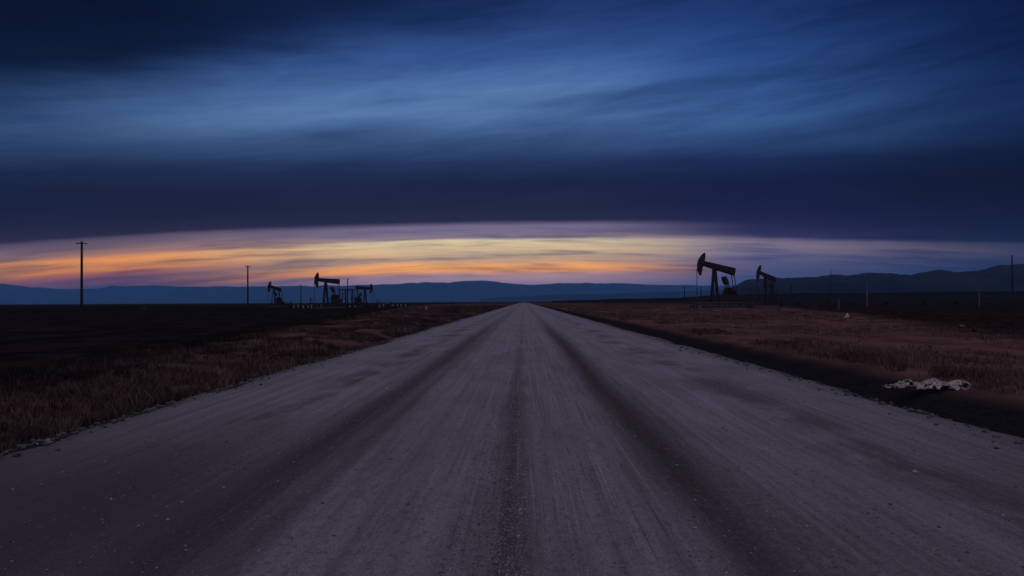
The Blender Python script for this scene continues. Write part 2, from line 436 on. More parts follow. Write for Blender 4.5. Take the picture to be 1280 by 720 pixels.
n = 9000
py = np.exp(rng.random(n)*math.log(14/3.2))*3.2
px_ = rng.choice([-.30, -.17, -.08, -.02, -.45], n, p=[.2, .3, .25, .15, .1])+rng.normal(0, .035, n)
sz = .003+.006*rng.random(n)**2
scatter_stones('track_gravel', np.stack([px_, py, road_z(px_, py)+.02+sz*.35], -1), sz, M['gravel'],
               'fine coarse gravel lying in the middle wheel track', 'gravel')

# ------------------------------------------------------------------ dry grass
def grass_mat(name, c1, c2, c3):
    m, t, bs, oc = new_mat(name)
    geo = t.nodes.new('ShaderNodeNewGeometry')
    nn = noise_tex(t, scaled(t, oc, (.45, .2, 0)), 1.0, 4, .6)
    a = mix(t, E(t, geo.outputs['Random Per Island']), c1+(1,), c2+(1,))
    b_ = mix(t, nn.smooth(.38, .66), a, c3+(1,))
    sp_ = t.nodes.new('ShaderNodeSeparateXYZ'); t.links.new(oc, sp_.inputs[0])
    X_, Y_ = E(t, sp_.outputs[0]), E(t, sp_.outputs[1]); w_ = nn*6.0-3.0
    k_ = (X_-Y_*.27+w_).smooth(8.5, 13.0).mx(((X_*-1.0)-Y_*.12+w_*.6).smooth(6.5, 9.5))  # right-hand term repeats the lens edge darkening, painted into the blades
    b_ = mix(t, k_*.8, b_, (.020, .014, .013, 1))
    t.links.new(b_, bs.inputs['Base Color'])
    bs.inputs['Roughness'].default_value = 1.0; bs.inputs['Specular IOR Level'].default_value = 0
    return m
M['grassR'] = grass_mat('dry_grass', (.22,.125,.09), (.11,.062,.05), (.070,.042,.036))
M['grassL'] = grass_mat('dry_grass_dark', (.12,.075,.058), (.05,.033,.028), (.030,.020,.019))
def grass(name, X0, X1, Y0, Y1, ntuft, hgt, mat, label, xpow=1.0, nb=7):
    yy = np.exp(rng.random(ntuft)*math.log(Y1/Y0))*Y0
    xx = X0+(X1-X0)*rng.random(ntuft)**xpow
    if X1 < 0: xx = X0-(2.6+.13*yy)*rng.random(ntuft)**xpow
    keep = fbm(xx*.35, yy*.18, 3) > .43
    xx, yy = xx[keep], yy[keep]; nt_ = len(xx)
    sc_ = hgt*(.5+.9*rng.random(nt_))*(.6+.9*fbm(xx*.4+9, yy*.25, 2))
    spread = .10*(1+yy/40)
    bx = np.repeat(xx, nb)+rng.normal(0, 1, nt_*nb)*np.repeat(spread, nb)*.6
    by = np.repeat(yy, nb)+rng.normal(0, 1, nt_*nb)*np.repeat(spread, nb)*.6
    bz = ground_z(bx, by)-.02
    hh = np.repeat(sc_, nb)*(.6+.6*rng.random(nt_*nb))
    a = rng.random(nt_*nb)*6.28; lean = hh*(.15+.55*rng.random(nt_*nb))
    wd = .0035*(1+np.repeat(yy, nb)/9)
    wa = rng.random(nt_*nb)*3.14
    wx, wy = np.cos(wa)*wd, np.sin(wa)*wd
    b0 = np.stack([bx-wx, by-wy, bz], -1); b1 = np.stack([bx+wx, by+wy, bz], -1)
    m0 = np.stack([bx-wx*.7+np.cos(a)*lean*.35, by-wy*.7+np.sin(a)*lean*.35, bz+hh*.6], -1)
    m1 = m0+np.stack([wx*1.4, wy*1.4, wx*0], -1)
    tp = np.stack([bx+np.cos(a)*lean, by+np.sin(a)*lean, bz+hh], -1)
    tq = tp+np.stack([wx*.4, wy*.4, wx*0], -1)
    P = np.stack([b0, b1, m1, m0, tq, tp], 1).reshape(-1, 3)
    k = (np.arange(len(bx))*6)[:, None, None]
    fc = (np.array([[0, 1, 2, 3], [3, 2, 4, 5]])[None]+k).reshape(-1, 4)
    return tag(link_mesh(name, P, fc, mat), label, 'grass', kind='stuff')
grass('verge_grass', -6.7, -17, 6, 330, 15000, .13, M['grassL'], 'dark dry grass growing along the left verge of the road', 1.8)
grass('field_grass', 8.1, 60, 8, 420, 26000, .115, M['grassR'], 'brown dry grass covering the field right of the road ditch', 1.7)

M['blond'] = grass_mat('blond_grass', (.22,.15,.108), (.11,.077,.058), (.05,.036,.03))
grass('blond_grass', -6.5, -7, 7, 160, 750, .17, M['blond'], 'paler blond grass clumps leaning over the left road edge', 1.6, 34)
grass('ditch_grass', 8.3, 9.8, 8, 200, 500, .14, M['blond'], 'paler grass clumps along the far lip of the right ditch', 1.3, 26)
# clods and crumbs along both shoulders
n = 5200
py = np.exp(rng.random(n)*math.log(120/4.0))*4.0; sg = rng.choice([-1, 1], n)
px_ = sg*(5.95+rng.normal(0, .34, n))
sz = .006+.045*rng.random(n)**3
zz = np.maximum(ground_z(px_, py), np.where(np.abs(px_) < 6.2, road_z(px_, py)+.02, -9))
M['clod'] = simple_mat('dark_clods', (.10,.085,.08), (.045,.038,.037), 3.0, 1.0)
scatter_stones('roadside_rubble', np.stack([px_, py, zz+sz*.3], -1), sz, M['clod'], 'dark clods and crumbs of gravel along both road edges', 'rubble')

# ------------------------------------------------------------------ shrubs
def shrub_mesh(seed, r=.35):
    rnd = random.Random(seed); mb = MB(); tk = 5.0 if r > .6 else 1.0
    for k in range(70):
        a = rnd.random()*6.28; e = rnd.uniform(.15, 1.45); L = r*rnd.uniform(.6, 1.15)
        d = Vector((math.cos(a)*math.cos(e), math.sin(a)*math.cos(e), math.sin(e)*.8))
        p0 = d*.02; p1 = d*L*.6; p2 = p1+(d+Vector((rnd.uniform(-.6,.6), rnd.uniform(-.6,.6), rnd.uniform(-.1,.5)))).normalized()*L*.5
        mb.tube(p0, p1, .006*tk, .004*tk, 4); mb.tube(p1, p2, .004*tk, .0015*tk, 3)
        for j in range(3):
            q = p1.lerp(p2, rnd.random()); q2 = q+Vector((rnd.uniform(-1,1), rnd.uniform(-1,1), rnd.uniform(-.2,1)))*L*.22
            mb.tube(q, q2, .003*tk, .0012*tk, 3)
    return mb
def sited(px, py, zoff=0):
    d = H*F/(py-hy(px)); return X(px, d), d
shr = [
 (132, 492, .42, 'low spiky dead shrub nearest the camera on the left verge'),
 (205, 478, .36, 'small dead shrub second along the left verge beside the gravel'),
 (262, 472, .30, 'squat dark dead shrub on the left verge by the road edge'),
 (283, 465, .34, 'twiggy dead shrub just behind a squat shrub on the left verge'),
 (352, 452, .34, 'dark dead shrub on the left verge farther from the camera'),
 (176, 381.5, 1.1, 'tiny dark bush on the flat horizon right of the tall left pole')]
protos = []
for i, (px, py, r, lb) in enumerate(shr):
    if py > 390: x, y = sited(px, py)
    else: y = 230.; x = X(px, y)
    o = shrub_mesh(i, r).build('dead_shrub', M['shrub'])
    o.location = (x, y, float(ground_z(x, y))); tag(o, lb, 'shrub', 'dead shrubs on the left side')

bs_ = [(361, 243, .9, 'round dark bush between the leftmost pump jack and white markers'), (394, 244, .8, 'low dark bush beneath the head of the upright pump jack'),
 (433, 236, .9, 'dark bush at the foot of the pipe rack'), (460, 250, 1.0, 'dark bush in front of the lowered pump jack legs'),
 (476, 246, .8, 'dark bush left of the parked pickup'), (866, 170, .7, 'dark bush left of the large right pump jack wellhead'),
 (935, 172, 1.0, 'dark bush between the two right pump jacks'), (975, 200, 1.1, 'dark bush right of the thin pump jack'),
 (997, 230, 1.2, 'dark bush right of the dark bare pole'), (1062, 240, 1.3, 'dark bush between the short pale post and tall grey pole'),
 (1104, 250, 1.4, 'dark bush right of the tall grey pole'), (1150, 260, 1.3, 'dark bush halfway along the right ridge foot'), (1190, 250, 1.3, 'dark bush left of the far right pale post')]
M['bush'] = simple_mat('dark_bush', (.020,.016,.014), (.010,.009,.008), 6.0, 1.0)
pr = [shrub_mesh(40+k, 1.0) for k in range(3)]
pm = []
for k, mbx in enumerate(pr):
    me = bpy.data.meshes.new('bush'); mbx.bm.to_mesh(me); mbx.bm.free(); me.materials.append(M['bush']); pm.append(me)
    for v_ in me.vertices: pass
for i, (px, d, r, lb) in enumerate(bs_):
    o = bpy.data.objects.new('bush', pm[i % 3]); COL.objects.link(o)
    xx_ = X(px, d); o.location = (xx_, d, float(ground_z(xx_, d))-.05); o.scale = (r*1.6, r*1.6, r); o.rotation_euler = (0, 0, i*1.3)
    tag(o, lb, 'bush', 'dark bushes around the pump jacks')

# stones by the left road edge and single stones in the right field
def stone(px, py, size, mat, label, flat=.6, cat='stone', group=None, name='field_stone'):
    x, y = sited(px, py)
    bm = bmesh.new(); bmesh.ops.create_icosphere(bm, subdivisions=3, radius=1)
    sd_ = random.random()*50
    for v in bm.verts:
        n_ = mnoise.fractal(v.co*1.1+Vector((sd_, 0, 0)), .6, 2.0, 4)
        v.co *= 1+.45*n_
        v.co = Vector((v.co.x*size*1.2, v.co.y*size, v.co.z*size*flat))
    me = bpy.data.meshes.new(name); bm.to_mesh(me); bm.free(); me.materials.append(mat)
    o = bpy.data.objects.new(name, me); COL.objects.link(o)
    z = float(ground_z(x, y)) if abs(x) > 6 else float(road_z(np.array(x), np.array(y)))+.02
    o.location = (x, y, z+size*flat*.25); o.rotation_euler = (0, 0, random.random()*6)
    return tag(o, label, cat, group)
stone(1196, 411, .22, M['dark_stone'], 'dark low stone lying in the brown field far right')
for px, py, sz_, lb in [(58, 541, .035, 'small pale stone on the far left shoulder of the road'),
                        (1137, 588, .018, 'small pale pebble alone on the right side of the road')]:
    stone(px, py, sz_, M['gravel_pale'], lb, group='loose pale stones by the road')

# small pale tent-shaped rock in the right field
x, y = sited(1056, 400.5)
mb = MB(); gz0 = float(ground_z(x, y))
bm = mb.bm
pts = [(-.24, -.1, 0), (-.08, -.16, 0), (.10, -.15, 0), (.25, -.04, 0), (.2, .14, 0), (-.05, .18, 0), (-.22, .1, 0)]
vs = [bm.verts.new(p) for p in pts]
ms = [bm.verts.new((p[0]*.62+.02, p[1]*.7, .16+.05*((i*7) % 3-1))) for i, p in enumerate(pts)]
ap = bm.verts.new((.03, .02, .40)); k_ = len(pts)
for i in range(k_):
    bm.faces.new((vs[i], vs[(i+1) % k_], ms[(i+1) % k_], ms[i])); bm.faces.new((ms[i], ms[(i+1) % k_], ap))
bm.faces.new(vs[::-1])
o = mb.build('pale_rock', M['marker']); o.location = (x, y, gz0-.0)
tag(o, 'small pale orange peaked rock standing alone in the brown field on the right', 'rock')

# ------------------------------------------------------------------ crumpled sheeting in the ditch
x, y = X(1160, 14.8), 14.8
nx, ny = 150, 46
u = np.linspace(0, 1, nx); v = np.linspace(-1, 1, ny); UU, VV = np.meshgrid(u, v)
prof = np.interp(u, [0, .06, .12, .18, .24, .30, .38, .46, .50, .56, .62, .68, .76, .84, .90, .95, 1],
                    [.03, .07, .08, .13, .17, .11, .12, .18, .20, .18, .11, .13, .16, .15, .09, .05, .02])
wid = np.interp(u, [0, .1, .25, .35, .5, .62, .75, .9, 1], [.04, .10, .20, .14, .30, .17, .26, .12, .03])
cr = np.abs(fbm(UU*14, VV*3+5, 4)-.5)*2
cr2 = np.abs(fbm(UU*30+4, VV*6+5, 3)-.5)*2
ZZ = prof[None]*.78*(1-np.abs(VV)**1.6)*(.45+.75*(1-cr))+.05*(.5-cr2)
XX = (UU-.5)*1.66+(fbm(UU*9, VV*3, 3)-.5)*.12
YY = VV*wid[None]*1.1+(fbm(UU*11+7, VV*2+3, 3)-.5)*.16+(u[None]-.5)*-.06
P = np.stack([XX, YY, ZZ+.01], -1).reshape(-1, 3)
fc = grid_faces(ny, nx)
hole = fbm(UU*16+3, VV*4+8, 3)
hf = hole.reshape(-1)[fc].mean(1)
fc = fc[(hf < .61)]
o = link_mesh('crumpled_sheet', P, fc, M['sheet'], smooth=False)
o.location = (x, y, float(ground_z(x, y))+.03); o.rotation_euler = (0, 0, R(-3))
sol = o.modifiers.new('thickness', 'SOLIDIFY'); sol.thickness = .006
tag(o, 'pale torn crumpled sheeting lying on the dark ditch bank at right', 'litter')

# ------------------------------------------------------------------ pump jacks
def pump_jack(name, x, y, rz, tilt, label, s=1.0, mat='steel', mat2='rust', slim=1.0):
    root = empty(name, (x, y, float(ground_z(x, y))-.05), rz, s)
    root.scale = (s, s*slim, s)
    tag(root, label, 'pump jack', 'pump jacks standing on the plain')
    A, B = M[mat], M[mat2]
    # tail/head rotate about the saddle bearing
    pv = Vector((0, 0, 8.0)); T = R(tilt)
    def rot(px, pz): return (px*math.cos(T)+pz*math.sin(T), pv.z-px*math.sin(T)+pz*math.cos(T))
    MB().box((1.4, 0, .12), (8.6, 3.2, .24)).build('concrete_pad', M['concrete'], root, .02)
    b = MB()
    for sy in (-.75, .75): b.box((1.5, sy, .45), (7.6, .22, .42))
    for k in (-2.0, -.4, 1.2, 2.6, 4.0, 5.1): b.box((k, 0, .45), (.22, 1.3, .36))
    b.build('base_frame', B, root)
    # samson post: two front legs, two rear legs, cross braces
    for sy in (-1, 1):
        MB().bar((-.50, sy*1.0, .6), (-.10, sy*.28, 7.6), .24, .24).build('leg', A, root)
    p = MB().bar((.75, .0, .6), (.12, 0, 7.6), .30, .5).build('rear_leg', A, root)
    for z_, hw in ((2.2, .84), (4.0, .65), (5.8, .46)):
        MB().bar((-.3, -hw, z_), (-.3, hw, z_), .12, .12).build('brace', A, root)
    MB().bar((-.45, -.9, 1.1), (-.3, .75, 3.1), .08, .08).bar((-.45, .9, 1.1), (-.3, -.75, 3.1), .08, .08).build('cross_brace', A, root)
    MB().box((0, 0, 7.62), (.8, .7, .18)).tube((0, -.42, 7.70), (0, .42, 7.70), .14).build('saddle', A, root)
    l = MB()
    for sy in (-.2, .2): l.bar((.95, sy, .6), (.42, sy, 7.3), .05, .05)
    for k in range(20):
        t = k/20; l.bar((.95-.53*t, -.2, .75+6.5*t), (.95-.53*t, .2, .75+6.5*t), .03, .03)
    l.build('ladder', A, root)
    # walking beam
    pts = [rot(-2.3, -.22), rot(-2.2, .16), rot(-.4, .28), rot(3.9, .40), rot(4.15, .2), rot(4.1, -.42), rot(.2, -.38)]
    MB().prism(pts, -.22, .22).build('walking_beam', A, root)
    f = MB()
    for z1_, z2_ in ((-.40, -.45), (.29, .43)):
        a_ = rot(-2.1, z1_*.55); b_ = rot(4.05, z2_); f.bar((a_[0], 0, a_[1]), (b_[0], 0, b_[1]), .07, .62)
    f.build('flange', B, root)
    # horse head: arc front
    hp = []
    for k in range(13):
        a = R(-50+86*k/12); hp.append(rot(-3.15*math.cos(a), 3.15*math.sin(a)))
    bk = [(-2.3, 1.98), (-2.08, 1.2), (-2.0, .45), (-2.05, -.4), (-1.95, -1.5), (-1.9, -2.3)]
    hp += [rot(*p_) for p_ in bk]
    MB().prism(hp, -.34, .34).build('horse_head', A, root)
    # bridle, carrier bar, polished rod
    xw = -3.22; bl = MB()
    for sy in (-.16, .16): bl.tube((xw, sy, 8.0+math.sin(R(-30))*1), (xw, sy, 2.9), .035)
    bl.build('bridle', A, root)
    MB().box((xw, 0, 2.85), (.2, .6, .2)).build('carrier_bar', A, root)
    MB().tube((xw, 0, 1.6), (xw, 0, 3.2), .05).build('polished_rod', M['pale_steel'], root)
    wh = MB().tube((xw, 0, 0), (xw, 0, 1.3), .16).tube((xw, 0, .6), (xw, 0, .75), .3).tube((xw, 0, 1.2), (xw, 0, 1.65), .22)
    wh.tube((xw-.7, 0, .95), (xw+.5, 0, .95), .09).tube((xw-.55, 0, .95), (xw-.55, 0, 1.35), .05).box((xw-.55, 0, 1.38), (.4, .4, .04))
    wh.build('wellhead', B, root)
    # gearbox on its stand, cranks with counterweights, pitman arms, equaliser
    gs = MB().box((2.8, 0, 1.5), (1.9, 1.3, 1.9)) if slim == 1 else MB().box((2.8, 0, 2.2), (1.5, 1.0, .5)).bar((2.2, -.4, .6), (2.4, -.4, 2.1), .16, .16).bar((3.4, -.4, .6), (3.2, -.4, 2.1), .16, .16).bar((2.2, .4, .6), (2.4, .4, 2.1), .16, .16).bar((3.4, .4, .6), (3.2, .4, 2.1), .16, .16)
    gs.build('gearbox_stand', B, root, .05)
    gb = MB().prism([(1.7, 2.45), (1.6, 3.2), (1.95, 4.0), (3.3, 4.0), (3.85, 3.3), (3.8, 2.45)], -.55, .55)
    gb.tube((2.9, -1.0, 3.25), (2.9, 1.0, 3.25), .16); gb.build('gearbox', A, root)
    eq = rot(3.75, -.55); shaft = Vector((2.9, 0, 3.25))
    e_ = MB().tube((eq[0], -1.05, eq[1]), (eq[0], 1.05, eq[1]), .14).box((eq[0], 0, eq[1]+.18), (.5, .5, .35)); e_.build('equaliser', A, root)
    # crank pin found on the circle of radius 1.05 m so that the pitman keeps its length
    Lp = 3.35; best = None
    for k in range(360):
        a = R(k); pn = shaft+Vector((math.cos(a)*1.05, 0, math.sin(a)*1.05))
        er = abs((Vector((eq[0], 0, eq[1]))-pn).length-Lp)
        if pn.x > 2.7 and (best is None or er < best[0]): best = (er, pn)
    pin = best[1]; dirc = (pin-shaft).normalized()
    cwd = Vector((-.38, 0, .92))
    for sy in (-1, 1):
        MB().bar((eq[0], sy*.98, eq[1]), (pin.x, sy*.98, pin.z), .15, .12).build('pitman_arm', A, root)
        c1 = shaft+Vector((0, sy*.76, 0))
        ck = MB().bar(c1-cwd*.2, c1+cwd*3.0, .26, .14)
        ck.bar(c1, Vector((pin.x, sy*.76, pin.z)), .3, .13).tube((pin.x, sy*.7, pin.z), (pin.x, sy*1.06, pin.z), .11)
        cr_ = ck.build('crank', A, root)
        w_ = MB(); cw = c1+cwd*2.2; sd2 = Vector((cwd.z, 0, -cwd.x))
        o1 = [cw+sd2*a+cwd*b for a, b in ((.24, -.8), (.34, -.2), (.32, .45), (.16, .85), (-.16, .85), (-.30, .45), (-.34, -.2), (-.24, -.8))]
        w_.prism([(p_.x, p_.z) for p_ in o1], sy*.84, sy*1.02).build('counterweight', B, cr_)
    # motor, belt guard, control box
    mt = MB().tube((4.75, -.45, 1.25), (4.75, .45, 1.25), .38, seg=14).box((4.75, 0, .78), (.9, .8, .3)).build('motor', B, root)
    MB().prism([(2.45, 2.9), (2.9, 3.75), (3.3, 3.65), (5.2, 1.5), (5.1, .9), (4.5, .8)], -.86+.22, -.58).build('belt_guard', B, root)
    MB().box((5.6, .9, 1.5), (.5, .35, .8)).bar((5.6, .9, .2), (5.6, .9, 1.2), .1, .1).build('control_box', B, root)
    MB().bar(rot(3.2, .45)[0:1]+(0,)+rot(3.2, .45)[1:], (rot(3.2, .9)[0], 0, rot(3.2, .9)[1]), .06, .06).build('lifting_eye', A, root)
    return root
def at(px, d): return X(px, d), d
x, y = at(892, 150)
pump_jack('pump_jack', x, y, 0, 16, 'large dark pump jack with raised head on the right plain')
x, y = at(955, 205)
pump_jack('pump_jack', x, y, R(-66), 20, 'thin looking pump jack seen end on, right of the large one', 1.0, 'rust', 'rust', slim=.4)
x, y = at(406, 226)
pump_jack('pump_jack', x, y, R(0), 6, 'pump jack with big upright head, middle of the left cluster')
x, y = at(456, 264)
pump_jack('pump_jack', x, y, R(180), -3, 'pump jack facing right with its head lowered, right end of the left cluster', .8)
x, y = at(341, 325)
pump_jack('pump_jack', x, y, R(62), 14, 'distant pump jack facing the road, left end of the left cluster')

# ------------------------------------------------------------------ utility poles
def utility_pole(px, d, hgt, label, arm=1.6, rz=0, mat='wood', r=.17, lean=0):
    x = X(px, d); root = empty('utility_pole', (x, d, float(ground_z(x, d))-.1), rz)
    root.rotation_euler = (0, lean, rz)
    tag(root, label, 'pole', 'utility poles on the plain')
    MB().tube((0, 0, 0), (0, 0, hgt), r*1.25, r*.85, 12).build('shaft', M[mat], root)
    if arm:
        MB().bar((-arm/2, -.16, hgt-.35), (arm/2, -.16, hgt-.35), .11, .12).build('crossarm', M[mat], root)
        for k in (-.45, -.12, .3) if arm > 1 else (-.4, .4):
            MB().tube((k*arm, -.16, hgt-.30), (k*arm, -.16, hgt-.12), .035).tube((k*arm, -.16, hgt-.20), (k*arm, -.16, hgt-.08), .075, .05).build('insulator', M['ceramic'], root)
    return root
utility_pole(97.5, 117, 10.9, 'tallest wooden utility pole at far left, short crossarm on top', 1.5, .5)
utility_pole(308, 190, 10.7, 'wooden utility pole standing left of the left pump jack cluster', 1.6, .9)
utility_pole(375, 300, 8.6, 'short utility pole just left of the upright pump jack', 0)
utility_pole(434, 250, 9.3, 'dark utility pole between the upright and the lowered pump jacks', 1.0, 1.3)
utility_pole(855, 300, 7.0, 'short thin pole left of the large right pump jack', 1.2)
utility_pole(875.5, 330, 7.6, 'thin far pole seen behind the bridle of the large pump jack', 0)
utility_pole(987, 250, 6.8, 'dark bare pole just right of the end-on pump jack', 0)
utility_pole(1081, 190, 6.3, 'tall pale grey pole in the right field', 0, mat='grey_wood', r=.15)
utility_pole(1260, 165, 10.7, 'tall dark pole against the ridge at the far right', 0, r=.14)
utility_pole(1036.5, 700, 28, 'tiny far mast rising just above the right ridge', 0, r=.22)

# short posts
def post(px, d, hgt, label, mat='grey_wood', r=.08, group='posts in the right field'):
    x = X(px, d); root = empty('fence_post', (x, d, float(ground_z(x, d))-.05))
    root.rotation_euler = (random.uniform(-.03, .03), random.uniform(-.03, .03), 0)
    tag(root, label, 'post', group)
    MB().tube((0, 0, 0), (0, 0, hgt), r*1.1, r, 10).build('shaft', M[mat], root)
    MB().tube((0, 0, hgt), (0, 0, hgt+r*.8), r*1.05, r*.4, 10).build('cap', M[mat], root)
post(1046, 130, 1.9, 'short pale post left of the tall pale pole', 'grey_wood', .08)
post(1018.5, 110, 2.0, 'brownish post right of the dark bare pole', 'rust', .12)
post(973, 120, 1.8, 'rusty post at the right end of the pipe rail', 'rust', .10)
post(1219, 160, 2.9, 'thin pale post below the ridge at the far right', 'grey_wood', .10)
post(752, 240, 1.5, 'small pale post beyond the right verge near the road end', 'grey_wood', .1)

# white marker posts between the left pump jacks: each its own thing
G = 'white wellhead markers among the left pump jacks'
wp = [(366, 240), (371.5, 250), (378, 235), (384, 245), (388.5, 230), (395, 255), (401, 238), (429, 240), (436.5, 230), (443, 245), (474, 236), (479, 250)]
wl = ['leftmost white marker of the left pump jack cluster', 'white marker just left of the short utility pole', 'white marker just right of the short utility pole',
      'fourth white marker from the left in the pump jack row', 'white marker just left of the upright pump jack bridle', 'white marker under the head of the upright pump jack',
      'white marker by the front legs of the upright pump jack', 'white marker left of the dark pole between pump jacks', 'white marker right of the dark pole between pump jacks',
      'white marker under the tail of the lowered pump jack', 'white marker just right of the lowered pump jack', 'rightmost white marker beside the lowered pump jack']
def valve(px, d, hgt, label, group=G, r=.13):
    x = X(px, d); root = empty('wellhead_marker', (x, d, float(ground_z(x, d))-.05)); tag(root, label, 'marker post', group)
    MB().tube((0, 0, 0), (0, 0, hgt), r, r*.9, 10).build('post', M['white'], root)
    MB().tube((-.28, 0, hgt*.7), (.28, 0, hgt*.7), .07).build('arm', M['white'], root)
    MB().tube((0, 0, hgt), (0, 0, hgt+.08), .24).build('cap', M['pale_steel'], root)
for (px, d), lb in zip(wp, wl): valve(px, d, random.uniform(.6, 1.25), lb)
G2 = 'four pale markers in a row right of the left cluster'
for px, nm in ((491, 'first'), (496.5, 'second'), (501, 'third'), (506.5, 'fourth')):
    valve(px, 260, .9, nm+' from the left of four pale markers on the horizon', G2)
valve(532.5, 150, .9, 'lone white marker between the cluster and the road', 'lone markers')

# thin pipe stands: upright pipe with a bent arm
def pipe_stand(px, d, hgt, arm, label, group):
    x = X(px, d); root = empty('pipe_stand', (x, d, float(ground_z(x, d))-.05)); tag(root, label, 'pipe stand', group)
    MB().tube((0, 0, 0), (0, 0, hgt), .10).build('upright', M['steel'], root)
    MB().tube((0, 0, hgt-.05), (arm, 0, hgt-.35), .08).tube((arm, 0, hgt-.35), (arm, 0, hgt*.45), .07).build('bent_arm', M['steel'], root)
    MB().tube((0, -.25, hgt*.5), (0, .12, hgt*.5), .05).tube((0, -.30, hgt*.5), (0, -.25, hgt*.5), .28).build('valve_wheel', M['rust'], root)
# overhead pipe rack between the left pump jacks
xr, dr_ = at(423, 250); root = empty('pipe_rack', (xr, dr_, float(ground_z(xr, dr_))-.05))
tag(root, 'dark overhead pipe rack spanning between the upright and lowered pump jacks', 'pipe rack')
Lr = X(447, 250)-xr
MB().tube((0, 0, 5.9), (Lr, 0, 5.9), .13).build('top_pipe', M['steel'], root)
MB().tube((0, .8, 5.5), (Lr*.7, .8, 5.5), .10).build('rear_pipe', M['rust'], root)
for f_ in (.02, .35, .70, .98):
    MB().bar((Lr*f_, 0, 0), (Lr*f_, 0, 5.85), .16, .16).bar((Lr*f_, .8, 0), (Lr*f_, .8, 5.4), .14, .14).bar((Lr*f_, 0, 5.4), (Lr*f_, .8, 5.4), .1, .1).build('leg', M['steel'], root)
GL = 'pipe stands among the left pump jacks'; GR = 'pipe stands around the right pump jacks'
for px, d, h_, a_, lb in [
  (354.5, 245, 2.2, .7, 'low dark pipe stand alone between the leftmost pump jack and the short pole'),
  (363, 250, 2.0, -.6, 'dark pipe stand left of the first white marker'),
  (387, 236, 3.2, .5, 'dark pipe stand left of the upright pump jack head'),
  (411, 236, 3.0, .8, 'dark pipe stand between the legs and tank of the upright pump jack'),
  (427, 245, 4.6, 1.0, 'tall dark pipe stand right of the squat tank'),
  (431, 240, 5.4, -.8, 'tallest pipe stand, just left of the dark pole between pump jacks'),
  (438.5, 250, 5.8, .9, 'pipe stand just right of the dark pole between pump jacks'),
  (443.5, 262, 4.4, -1.2, 'pipe stand under the tail of the lowered pump jack'),
  (471, 255, 2.6, .8, 'pipe stand below the head of the lowered pump jack'),
  (488, 262, 1.8, .6, 'low pipe stand between the pickup and four pale markers'),
  (565, 260, 1.8, .5, 'lone tiny pipe stand on the left horizon near the road')]: pipe_stand(px, d, h_, a_, lb, GL)
for px, d, h_, a_, lb in [
  (862, 165, 2.2, .6, 'low pipe stand left of the large pump jack wellhead'),
  (881, 160, 2.0, -.5, 'low pipe stand between wellhead and legs of the large pump jack'),
  (930, 170, 3.0, .7, 'pipe stand just right of the large pump jack motor'),
  (938, 200, 3.4, -.6, 'pipe stand between the two right pump jacks'),
  (947, 215, 4.0, .8, 'tall pipe stand left of the thin pump jack legs'),
  (965.5, 196, 7.0, -1.1, 'tallest pipe stand, right of the thin pump jack'),
  (1003, 220, 3.0, .7, 'pipe stand right of the dark bare pole'),
  (1030, 230, 2.6, -.6, 'pipe stand beneath the far mast on the ridge')]: pipe_stand(px, d, h_, a_, lb, GR)

# tanks / sheds beside the left pump jacks
def tank(px, d, r, hgt, label):
    x = X(px, d); root = empty('storage_tank', (x, d, float(ground_z(x, d))-.05)); tag(root, label, 'tank', 'storage tanks by the left pump jacks')
    MB().tube((0, 0, 0), (0, 0, hgt), r, r, 28).build('shell', M['steel'], root)
    MB().tube((0, 0, hgt), (0, 0, hgt+r*.35), r*1.02, r*.25, 28).build('roof', M['rust'], root)
    MB().tube((0, 0, hgt+r*.33), (0, 0, hgt+r*.33+.25), .2).build('hatch', M['rust'], root)
    l = MB()
    for sx in (-.2, .2): l.bar((sx, -r-.12, 0), (sx, -r-.12, hgt+.4), .05, .05)
    for k in range(int(hgt/.35)): l.bar((-.2, -r-.12, .3+k*.35), (.2, -r-.12, .3+k*.35), .03, .03)
    l.build('ladder', M['pale_steel'], root)
tank(420, 232, 1.65, 2.6, 'dark squat round tank under the tail of the upright pump jack')
tank(447, 340, 1.6, 3.6, 'dark round tank left of the lowered pump jack')
tank(368, 330, 1.1, 1.2, 'tiny dark tank left of the short utility pole')

# pickup far off by the lowered pump jack
def pickup(px, d, rz, label):
    x = X(px, d); root = empty('pickup_truck', (x, d, float(ground_z(x, d))), rz); tag(root, label, 'truck')
    body = MB().prism([(-2.7, .5), (-2.7, 1.05), (-.9, 1.15), (-.55, 1.15), (-.35, 1.85), (1.0, 1.88), (1.35, 1.18), (2.6, 1.05), (2.7, .5)], -.9, .9).build('body', M['steel'], root, .04)
    MB().box((-1.8, 0, 1.16), (1.6, 1.5, .06)).build('cargo_bed', M['rust'], root)
    for sy in (-.905, .905): MB().prism([(-.28, 1.22), (-.2, 1.75), (.9, 1.77), (1.15, 1.22)], sy-.005, sy+.005).build('side_window', M['ceramic'], root)
    for wx in (-1.75, 1.75):
        for sy in (-.85, .85):
            wl_ = MB().tube((wx, sy-.12, .40), (wx, sy+.12, .40), .40, seg=18).build('wheel', M['dark_stone'], root)
            MB().tube((wx, sy-.13, .40), (wx, sy+.13, .40), .2, seg=12).build('rim', M['pale_steel'], wl_)
pickup(482, 262, R(8), 'small dark pickup parked right of the lowered pump jack')

# pipe rail guarding the right pump jack
def pipe_rail(px0, px1, d, label):
    x0, x1 = X(px0, d), X(px1, d); root = empty('pipe_rail', (x0, d, float(ground_z(x0, d))-.05)); tag(root, label, 'railing')
    L = x1-x0
    for z_ in (.55, 1.05): MB().tube((0, 0, z_), (L, 0, z_), .05).build('rail', M['pale_steel'], root)
    k = int(L/2.6)
    for i in range(k+1): MB().tube((L*i/k, 0, 0), (L*i/k, 0, 1.1), .06).build('post', M['pale_steel'], root)
pipe_rail(868, 928, 140, 'low pale pipe rail in front of the large right pump jack')
